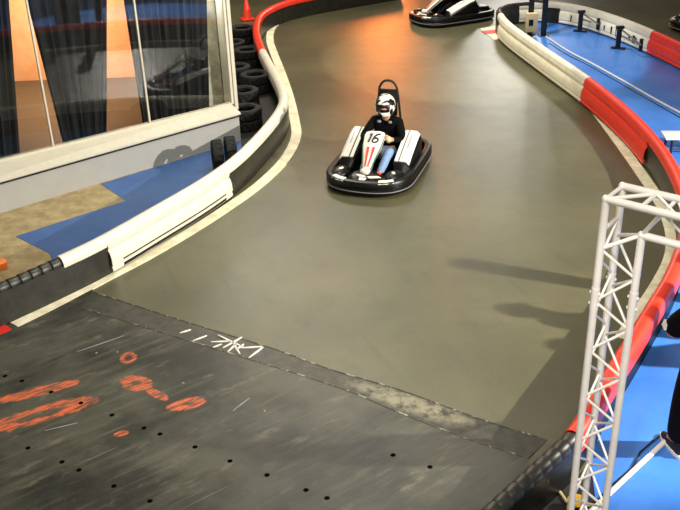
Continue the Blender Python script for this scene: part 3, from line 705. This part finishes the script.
def make_driver():
    d = thing('person', (0, 0, 0), 'driver in white patterned helmet, black jacket and blue jeans seated in kart 16', 'person', 'kart drivers')
    V, E = {}, []
    V['pel'] = ((-.34, 0, .27), (.12, .10)); V['sp'] = ((-.40, 0, .45), (.12, .09)); V['ch'] = ((-.42, 0, .64), (.15, .10)); V['nk'] = ((-.40, 0, .79), .06); V['hd'] = ((-.37, 0, .91), .085); V['hd2'] = ((-.36, 0, 1.02), .075)
    E += [('pel', 'sp'), ('sp', 'ch'), ('ch', 'nk'), ('nk', 'hd'), ('hd', 'hd2')]
    for s, n in ((1, 'l'), (-1, 'r')):
        V[n + 'sh'] = ((-.40, s * .20, .70), .07); V[n + 'el'] = ((-.18, s * .31, .51), .05); V[n + 'wr'] = ((.03, s * .19, .58), .034)
        E += [('ch', n + 'sh'), (n + 'sh', n + 'el'), (n + 'el', n + 'wr')]
        hand_chains(V, E, n + 'wr', (.6, -s * .35, .4), (0, -s * .3, 1), (.3, -s * 1, -.2), n, .009)
        V[n + 'hp'] = ((-.25, s * .11, .25), .09); V[n + 'kn'] = ((.12, .19 if s > 0 else -.10, .42), .066); V[n + 'an'] = ((.46, s * .13, .20), .042); V[n + 'to'] = ((.58, s * .13, .22), .035)
        E += [('pel', n + 'hp'), (n + 'hp', n + 'kn'), (n + 'kn', n + 'an'), (n + 'an', n + 'to')]
    skin('body', V, E, SKIN, d, 'pel')
    V2 = {k: (V[k][0], tuple(x * 1.45 for x in V[k][1]) if isinstance(V[k][1], tuple) else V[k][1] * 1.18) for k in ('pel', 'sp', 'ch', 'lsh', 'lel', 'rsh', 'rel')}
    for s, n in ((1, 'l'), (-1, 'r')): V2['nk'] = ((-.395, 0, .84), .085); V2[n + 'wr'] = (Vector(V[n + 'wr'][0]) * .97 + Vector(V[n + 'el'][0]) * .03, .044)
    E2 = [('pel', 'sp'), ('sp', 'ch'), ('ch', 'nk')] + [(n + a, n + b_) for n in 'lr' for a, b_ in (('sh', 'el'), ('el', 'wr'))] + [('ch', 'lsh'), ('ch', 'rsh')]
    j = skin('jacket', V2, E2, DARKF, d, 'pel')
    for s in (1, -1):
        b = MB(); b.sphere((-.292, s * .085, .735), (.014, .032, .022), Matrix.Rotation(-.5, 3, 'Y')); tag(b.build('chest_patch', GREYM, j), 'grey chest patch')
    V3 = {}
    E3 = []
    V3['pel'] = (V['pel'][0], (.16, .125))
    for n in 'lr':
        for a, r in (('hp', .098), ('kn', .078), ('an', .055)): V3[n + a] = (V[n + a][0], r)
        E3 += [('pel', n + 'hp'), (n + 'hp', n + 'kn'), (n + 'kn', n + 'an')]
    tag(skin('jeans', V3, E3, JEANS, d, 'pel'), 'blue jeans')
    for s in (1, -1):
        b = MB(); b.sphere((.57, s * .135, .225), (.13, .052, .05), Matrix.Rotation(-.35, 3, 'Y')); tag(b.build('shoe', RED, d), 'red shoe')
        b = MB(); b.sphere((.07, s * .165, .595), (.06, .045, .05)); tag(b.build('glove', BEIGE if s > 0 else BLACK, d), 'glove gripping the steering wheel')
    # helmet: shell with eye opening
    hb = Vector((0, 0, 0))
    b = MB(); b.sphere(hb, (.150, .128, .150), None, 32, 20)
    for v in b.bm.verts:
        q = v.co - hb
        if q.z < -.03 and q.x > .0: v.co.x += .03 * min(1, (-q.z - .03) / .06) ; v.co.z -= .012
        if q.z < -.11: v.co.z = hb.z - .11 - (-.11 - q.z) * .3
    dele = [f for f in b.bm.faces if (lambda c: c.x > .06 and -.055 < c.z < .035 and abs(c.y) < .095)(f.calc_center_median() - hb)]
    bmesh.ops.delete(b.bm, geom=dele, context='FACES')
    hel = b.build('helmet', HELM, d, smooth=60); hel.location = (-.335, 0, .985); hel.scale = (1.2, 1.2, 1.12)
    b = MB(); b.sphere(hb + Vector((.01, 0, -.005)), (.132, .114, .10), None, 28, 16); tag(b.build('visor_opening', VISOR, hel, smooth=60), 'dark eye opening')
    b = MB(); b.sphere(hb + Vector((.115, .012, -.012)), (.03, .045, .02)); b.build('nose_and_cheeks', SKIN, hel)
    return d

kart = make_kart(); driver = make_driver()
def set_on(o, x, y, fx, fy):
    o.location = (x, y, .0); o.rotation_euler = (0, 0, math.atan2(fy, fx))
set_on(kart, .64, 12.80, -.33, -.944); set_on(driver, .64, 12.80, -.33, -.944); driver.location.z = -.03
k2 = copy_tree(kart); d2 = copy_tree(driver)
for o in (k2, d2): set_on(o, 2.90, 22.6, -.90, -.43)
for c_ in children(d2):
    if c_.name.startswith(('jeans', 'shoe', 'glove')): c_.data = c_.data.copy(); c_.data.materials[0] = DARKF
    if c_.name.startswith('jeans'): c_['label'] = 'dark trousers'
    if c_.name.startswith('shoe'): c_['label'] = 'dark shoe'
k2['label'] = 'dark kart crossing at the top of the track beyond the orange glow'; d2['label'] = 'driver cut off by the top of the frame in the far kart'
k3 = copy_tree(kart)
pz = G(672, 33)
set_on(k3, pz.x + 1.05, pz.y + .3, -.95, -.3)
k3['label'] = 'kart at the right frame edge beyond the far white barrier'

for o in (k2, k3):          # no number can be read on the two farther karts
    for part in children(o):
        for sub in children(part):
            if sub.name.startswith('race_number'): bpy.data.objects.remove(sub)

# ================================================================== STANDING PERSON (only the near arm and leg reach into the frame)
def make_bystander():
    p0 = G(668.5, 454); foot = Vector((p0.x, p0.y, .012))
    d = thing('person', (foot.x + .10, foot.y, .012), 'bystander in black T-shirt with white sleeve print and dark trousers on the blue floor', 'person')
    el = G(669.5, 333, 1.10) - d.location
    V, E = {}, []
    # faces away from the viewer and a little to the left
    V['pel'] = ((.10, .05, .96), .115); V['sp'] = ((.10, .05, 1.14), .10); V['ch'] = ((.10, .03, 1.34), .12); V['nk'] = ((.10, .06, 1.50), .055); V['hd'] = ((.09, .09, 1.60), (.075, .08)); V['hd2'] = ((.09, .10, 1.70), (.075, .085))
    E += [('pel', 'sp'), ('sp', 'ch'), ('ch', 'nk'), ('nk', 'hd'), ('hd', 'hd2')]
    V['lsh'] = ((-.07, .03, 1.41), .062); V['lel'] = (tuple(el), .045); V['lwr'] = ((.0, .30, 1.0), .03)
    V['rsh'] = ((.28, .03, 1.41), .062); V['rel'] = ((.37, -.02, 1.13), .045); V['rwr'] = ((.34, .2, 1.0), .03)
    V['lhp'] = ((.01, .05, .88), .095); V['lkn'] = ((-.02, .06, .48), .064); V['lan'] = ((-.03, .03, .10), .042); V['lto'] = ((-.06, .17, .045), .036)
    V['rhp'] = ((.19, .05, .88), .095); V['rkn'] = ((.22, .06, .48), .064); V['ran'] = ((.24, .03, .10), .042); V['rto'] = ((.27, .17, .045), .036)
    for n in 'lr':
        E += [('ch', n + 'sh'), (n + 'sh', n + 'el'), (n + 'el', n + 'wr'), ('pel', n + 'hp'), (n + 'hp', n + 'kn'), (n + 'kn', n + 'an'), (n + 'an', n + 'to')]
    hand_chains(V, E, 'lwr', (.5, .5, -.3), (0, 0, 1), (.6, -.2, -.3), 'l'); hand_chains(V, E, 'rwr', (-.5, .5, -.3), (0, 0, 1), (-.6, -.2, -.3), 'r')
    skin('body', V, E, SKIN, d, 'pel')
    V2 = {'pel': ((.10, .05, .92), .175), 'sp': (V['sp'][0], .16), 'ch': (V['ch'][0], .17), 'nk': ((.10, .055, 1.47), .08)}
    E2 = [('pel', 'sp'), ('sp', 'ch'), ('ch', 'nk')]
    for n in 'lr':
        a, c = Vector(V[n + 'sh'][0]), Vector(V[n + 'el'][0])
        V2[n + 'sh'] = (a, .1); V2[n + 'mid'] = (a.lerp(c, .5), .108); V2[n + 'hem'] = (a.lerp(c, .95), .115)
        E2 += [('ch', n + 'sh'), (n + 'sh', n + 'mid'), (n + 'mid', n + 'hem')]
    sh = skin('t_shirt', V2, E2, DARKF, d, 'pel')
    # white strokes printed on the sleeve
    a, c = Vector(V['lsh'][0]), Vector(V['lel'][0]); ax = (c - a).normalized()
    out = (CAM - (d.location + a.lerp(c, .6))); out = (out - ax * out.dot(ax)).normalized(); sd = ax.cross(out)
    if sd.x > 0: sd = -sd
    out2 = (out + sd * 1.05).normalized(); sd2 = ax.cross(out2)
    b = MB()
    for q, u in ((-.026, .64), (.0, .66), (.026, .68)):
        cpt = a.lerp(c, u + .08) + out2 * .098 + sd2 * q
        rot = Matrix((sd2, out2.cross(sd2), out2)).transposed() @ Matrix.Rotation(.5, 3, 'Z')
        b.box(cpt, (.011, .055, .02), rot)
    tag(b.build('sleeve_print', SOLE, sh, smooth=0), 'white print on the sleeve')
    V3, E3 = {'waist': ((.10, .05, 1.06), .14), 'pel': ((.10, .05, .95), .15)}, [('waist', 'pel')]
    for n in 'lr':
        V3[n + 'hp'] = (Vector(V[n + 'hp'][0]) - Vector((0, 0, .06)), .12); V3[n + 'kn'] = (V[n + 'kn'][0], .105); V3[n + 'an'] = (Vector(V[n + 'an'][0]) + Vector((0, 0, -.02)), .105)
        E3 += [('pel', n + 'hp'), (n + 'hp', n + 'kn'), (n + 'kn', n + 'an')]
    tag(skin('trousers', V3, E3, DARKF, d, 'waist'), 'dark trousers')
    for n in 'lr':
        an, to = Vector(V[n + 'an'][0]), Vector(V[n + 'to'][0]); dr = (to - an); dr.z = 0; dr.normalize(); lat = Vector((dr.y, -dr.x, 0))
        R = []
        for u, w, h in ((-.10, .035, .09), (-.06, .048, .115), (.02, .05, .12), (.1, .05, .085), (.17, .045, .06), (.215, .025, .045)):
            p = Vector((an.x, an.y, 0)) + dr * u
            R.append([p + lat * w + Vector((0, 0, .025)), p + lat * w * .9 + Vector((0, 0, h * .6)), p + lat * w * .4 + Vector((0, 0, h)), p - lat * w * .4 + Vector((0, 0, h)), p - lat * w * .9 + Vector((0, 0, h * .6)), p - lat * w + Vector((0, 0, .025))])
        b = MB(); b.rings(R); so = b.build('shoe', SHOE, d)
        R = []
        for u, w in ((-.115, .03), (-.1, .045), (-.05, .056), (.05, .056), (.14, .054), (.2, .038), (.225, .02)):
            p = Vector((an.x, an.y, 0)) + dr * u
            R.append([p + lat * w + Vector((0, 0, .0)), p + lat * w + Vector((0, 0, .03)), p - lat * w + Vector((0, 0, .03)), p - lat * w])
        b = MB(); b.rings(R); tag(b.build('sole', SOLE, so), 'white sole')
    b = MB(); b.sphere((.09, .085, 1.675), (.085, .1, .1)); b.build('hair', HAIR, d)
    hd = Vector((.085, .11, 1.63))
    b = MB(); b.tube([hd + Vector((0, .085, .03)), hd + Vector((0, .115, -.005)), hd + Vector((0, .09, -.015))], [.008, .014, .008], 8)
    for s in (1, -1): b.sphere(hd + Vector((s * .085, -.01, .0)), (.012, .02, .032))
    b.build('nose_and_ears', SKIN, d)
    return d
bystander = make_bystander()

# ================================================================== THINGS ON THE ISLAND
# pair of black posts with a beige box
pp = G(538, 35, .012)
st = thing('support_post', pp, 'pair of tall black posts with a beige box near the island tip', 'post')
for dx, dy in ((.11, -.05), (-.16, .15)):
    b = MB(); b.box((dx, dy, 1.9), (.11, .11, 3.8), None, .01); b.build('post', BLACKM, st)
    b = MB(); b.box((dx, dy, .01), (.22, .22, .02)); b.build('foot_plate', BLACKM, st)
b = MB(); b.box((-.17, -.02, .30), (.26, .16, .42), None, .02); bx = tag(b.build('control_box', BEIGE, st), 'beige control box')
b = MB(); b.box((-.20, -.102, .31), (.10, .01, .14)); b.build('box_window', BLACK, bx)
b = MB(); b.tube([(-.11, .1, .75), (.06, 0, .75)], .03, 8); b.build('tie_bar', BLACKM, st)

def brace(px, py, tip, label):
    p = G(px, py, .012); t = thing('barrier_brace', p, label, 'brace', 'braces behind the far barrier')
    b = MB(); b.box((0, 0, .23), (.10, .07, .46), None, .012); b.build('post', BLACKM, t)
    b = MB(); b.box((.02, .02, .02), (.30, .12, .04), Matrix.Rotation(-.5, 3, 'Z'), .01); b.build('foot', BLACKM, t)
    b = MB(); b.box((.0, -.02, .47), (.17, .1, .06), None, .012); b.build('bracket', BLACKM, t)
    for dz in (0, .13):
        q = G(*tip, .3 - dz) - p
        b = MB(); b.tube([(.04, 0, .42 - dz), q], .018, 8); tag(b.build('rod', STEEL, t), 'pale steel rod')
    q = G(*tip, .25) - p
    b = MB(); b.box(q, (.07, .06, .26), None, .01); b.build('clamp', BLACKM, t)
    return t
brace(579.5, 32, (598, 24), 'black bracket with pale rods behind the far barrier, next to the black posts')
brace(617.5, 49, (641, 45), 'black bracket with pale rods behind the far barrier, closer to the red end')

def ground_tube(name, pts, r, material, label, cat, z0=.012, group=None):
    P = spline([G(x, y, 0) for x, y in pts], .15)
    mid = P[len(P) // 2]
    b = MB(); b.tube([Vector((p.x, p.y, z0 + r)) for p in P], r, 8)
    o = b.build(name, material, loc=(mid.x, mid.y, z0)); return tag(o, label, cat, group)
ground_tube('floor_pipe', [(546, 38), (567, 52), (588, 63), (624, 83), (663, 105.5), (700, 125)], .02, PIPE, 'pale grey pipe lying straight across the blue island', 'pipe')
ground_tube('floor_cable', [(549, 44), (569, 56.5), (590, 67), (626, 87.5), (665, 110), (700, 130)], .008, BLACKM, 'thin dark cable beside the pale pipe on the blue island', 'cable')
# low grey step
sp_ = G(675, 152, .012)
t = thing('step_stool', sp_, 'low grey metal step with black legs just inside the red rail', 'step')
b = MB(); b.box((.12, .05, .25), (.62, .36, .03), Matrix.Rotation(-.1, 3, 'Z'), .008); b.build('top', PIPE, t)
for x, y in ((-.1, -.08), (.34, -.12), (-.1, .18), (.34, .16)):
    b = MB(); b.tube([(x, y, 0), (x, y, .24)], .02, 8); b.build('leg', BLACKM, t)
b = MB(); b.tube([(-.1, -.08, .08), (.34, -.12, .08)], .014, 8); b.build('stretcher', BLACKM, t)

# pole on the blue floor by the person's foot
ground_tube('floor_pole', [(666, 443), (634, 473), (592, 513), (570, 534)], .022, SOLE, 'white pole lying on the blue floor beside the dark shoe', 'pole')
ground_tube('floor_cable', [(662, 436), (640, 454), (632, 470), (616, 484), (590, 510), (575, 525)], .009, BLACKM, 'black cable running along the white pole', 'cable')
ground_tube('floor_cable', [(543, 497), (550, 491), (560, 494), (566, 503), (575, 508), (590, 507)], .012, BEIGE, 'pale cable looped on the dark floor behind the ribbed tube', 'cable', .008)
p = G(576, 509, .008)
t = thing('cable_reel', p, 'small yellow cable reel on the dark floor inside the truss leg', 'reel')
b = MB(); b.lathe([(.012, 0), (.075, 0), (.075, .012), (.04, .02), (.04, .07), (.075, .08), (.075, .092), (.012, .092)], (0, 0, 0), 20); b.build('spool', YEL, t)
b = MB(); b.lathe([(.041, .022), (.06, .03), (.06, .06), (.041, .068)], (0, 0, 0), 20); b.build('wound_cable', BLACK, t)
for i, (px, py, w) in enumerate(((564, 482, 'higher up the tube'), (544, 502, 'lower down the tube'))):
    p = G(px, py, .008)
    t = thing('barrier_clamp', p, 'grey steel clamp behind the ribbed black tube, ' + w, 'clamp', 'clamps behind the ribbed tube')
    b = MB(); b.box((0, 0, .16), (.05, .05, .32), None, .006); b.build('stem', BLACKM, t)
    b = MB(); b.box((0, .0, .33), (.10, .06, .04), Matrix.Rotation(.8, 3, 'Z'), .008); b.build('jaw', STEEL, t)
    b = MB(); b.tube([(0, -.05, .25), (0, .05, .25)], .014, 8); b.build('bolt', STEEL, t)

# orange rubber kerb block at the left frame edge
p = G(-6, 270, .008)
t = thing('orange_block', p, 'orange plastic block on tan concrete behind the ribbed tube', 'block')
b = MB(); b.box((0, 0, .05), (.32, .16, .1), Matrix.Rotation(.5, 3, 'Z'), .02); b.build('block', ORANGE, t)

# cone
p = G(247.5, 19.5, .009)
t = thing('traffic_cone', p, 'small red traffic cone standing behind the left barrier at the far bend', 'cone')
b = MB(); b.lathe([(0, .55), (.028, .55), (.034, .53), (.12, .05), (.125, .03), (0, .03)], (0, 0, 0), 24); b.build('cone_body', CONE, t)
b = MB(); b.box((0, 0, .02), (.34, .34, .04), Matrix.Rotation(.4, 3, 'Z'), .012); b.build('cone_base', CONE, t)

# tyres behind the left barrier
def make_tyre():
    t = thing('tyre', (0, 0, 0), 'tyre', 'tyre', 'used tyres behind the left barrier')
    b = MB(); b.lathe([(.17, .03), (.2, .0), (.26, .0), (.285, .02), (.285, .16), (.26, .18), (.2, .18), (.17, .15), (.18, .09)], (0, 0, 0), 36); b.build('carcass', TYRE, t)
    b = MB(); R = []; n = 64
    for i in range(n):
        a = 2 * PI * i / n; row = []
        for kz, (r, z) in enumerate(((.24, .181), (.27, .179), (.288, .165), (.296, .15), (.296, .115), (.296, .065), (.296, .03), (.288, .015), (.27, .001), (.24, -.001))):
            cut = .016 if (i + (kz in (4, 5)) * 1) % 4 < 2 and 0 < kz < 9 else 0
            row.append(Vector(((r - cut) * math.cos(a), (r - cut) * math.sin(a), z)))
        R.append(row)
    b.rings(R, False, True); b.build('tread', TYRE, t, smooth=0)
    return t
tyre0 = make_tyre(); first = True
spots = [((246, 128), 'just behind the window corner post'), ((244, 109), 'second from the window corner post'), ((256, 92), 'close behind the white rail at its bend'), ((237, 84), 'beside the window frame, nearer of two'), ((248, 66), 'behind the joint of white and red rail'), ((233, 58), 'beside the window frame, farther of two'), ((243, 43), 'beside the red rail below the cone')]
for (px, py), w in spots:
    c = G(px, py)
    for lv in range(2):
        o = tyre0 if first else copy_tree(tyre0); first = False
        o.location = (c.x, c.y, .0105 + lv * .183); o.rotation_euler = (0, 0, random.random() * 3)
        o['label'] = ('upper' if lv else 'lower') + ' black tyre of the stack ' + w
for i, (px, py) in enumerate(((213, 178), (226, 174))):
    c = G(px, py); o = copy_tree(tyre0)
    o.location = (c.x, c.y + .12, .283)
    o.rotation_euler = (PI / 2, .3, 1.76); o.scale = (.9, .9, .95)
    o['label'] = ('left' if i == 0 else 'right') + ' one of two upright black tyres on the blue patch behind the white rail'

# just outside the frame on the island: unseen post and spectators, added for the shadows they cast on the track
t = thing('shadow_post', (5.06, 8.2, .012), 'unseen black post added for its shadow, on the blue island right of the frame', 'post')
b = MB(); b.box((0, 0, 1.05), (.14, .14, 2.1), None, .012); b.build('post', BLACKM, t)
b = MB(); b.box((0, 0, .015), (.34, .34, .03), None, .006); b.build('base_plate', BLACKM, t)
for (x, y), lab in (((4.84, 7.16), 'unseen spectator in black added for the shadow, nearer of two outside the frame'), ((4.58, 7.66), 'unseen spectator in black added for the shadow, farther of two outside the frame')):
    q = copy_tree(bystander); q.location = (x, y, .012); q['label'] = lab

# ================================================================== FAR END OF THE HALL
b = MB(); b.box((3, 38.2, 4), (60, .3, 8)); tag(b.build('wall_back', mat('far_wall', '#4a4334', .8, var=.2, scale=1), smooth=0), 'far wall of the hall', 'wall', kind='structure')

# ================================================================== LIGHT
def area(name, loc, target, size, power, col, sy=None):
    l = bpy.data.lights.new(name, 'AREA'); l.energy = power; l.color = col; l.shape = 'RECTANGLE'; l.size = size; l.size_y = sy or size
    o = bpy.data.objects.new(name, l); COL.objects.link(o); o.location = loc
    o.rotation_euler = (Vector(target) - Vector(loc)).to_track_quat('-Z', 'Y').to_euler(); return o
def spot(name, loc, target, power, col, ang, blend, rad):
    l = bpy.data.lights.new(name, 'SPOT'); l.energy = power; l.color = col; l.spot_size = math.radians(ang); l.spot_blend = blend; l.shadow_soft_size = rad
    o = bpy.data.objects.new(name, l); COL.objects.link(o); o.location = loc
    o.rotation_euler = (Vector(target) - Vector(loc)).to_track_quat('-Z', 'Y').to_euler(); return o
w = bpy.data.worlds.new('world'); SC.world = w; w.use_nodes = True
w.node_tree.nodes['Background'].inputs[0].default_value = (1, .96, .86, 1); w.node_tree.nodes['Background'].inputs[1].default_value = .19
area('ceiling_light_mid', (.5, 12, 7.5), (.5, 12.5, 0), 2.5, 380, (1, .95, .82))
area('ceiling_light_far', (-1, 21, 7.5), (-1, 21, 0), 2.5, 560, (1, .93, .78))
area('ceiling_light_near', (1.2, .5, 8), (1.2, 5, 0), 3, 680, (1, .95, .84))
spot('island_flood', (10, 6, 5), (3.0, 10.4, 0), 9600, (1, .96, .88), 64, .25, .07)
spot('truss_fill', (-.2, .8, 4.6), (2.0, 5.3, 1.0), 520, (1, .96, .94), 34, .6, .08)  # unseen fill spot, added to brighten the truss
spot('far_spot', (3.2, 19.3, 7), (3.2, 19.3, 0), 1700, (1, .98, .9), 54, .12, .1)
area('orange_panel', (2.2, 37.5, 4.0), (1, 10, 0), 1.0, 330, (1, .25, .05), 2.2)
area('white_panel', (7.2, 37.5, 6.2), (3, 14, 0), 1.8, 420, (1, .97, .88), 2)
area('viewing_room_light', (bk.x, bk.y - 1.0, 2.95), (bk.x, bk.y + .3, .6), .5, 420, (1, .72, .48), 4)
pl_ = wp(post_s - .25, 2.9, -.2)
area('end_panel_fill', pl_, (pl_.x - .1, pl_.y + .1, 0), .3, 70, (1, .95, .85), .25)  # added fill light that lifts the dim pale panel

SC.view_settings.view_transform = 'Standard'; SC.view_settings.look = 'None'; SC.view_settings.gamma = 1; SC.view_settings.exposure = 0.0
SC.view_settings.use_curve_mapping = False
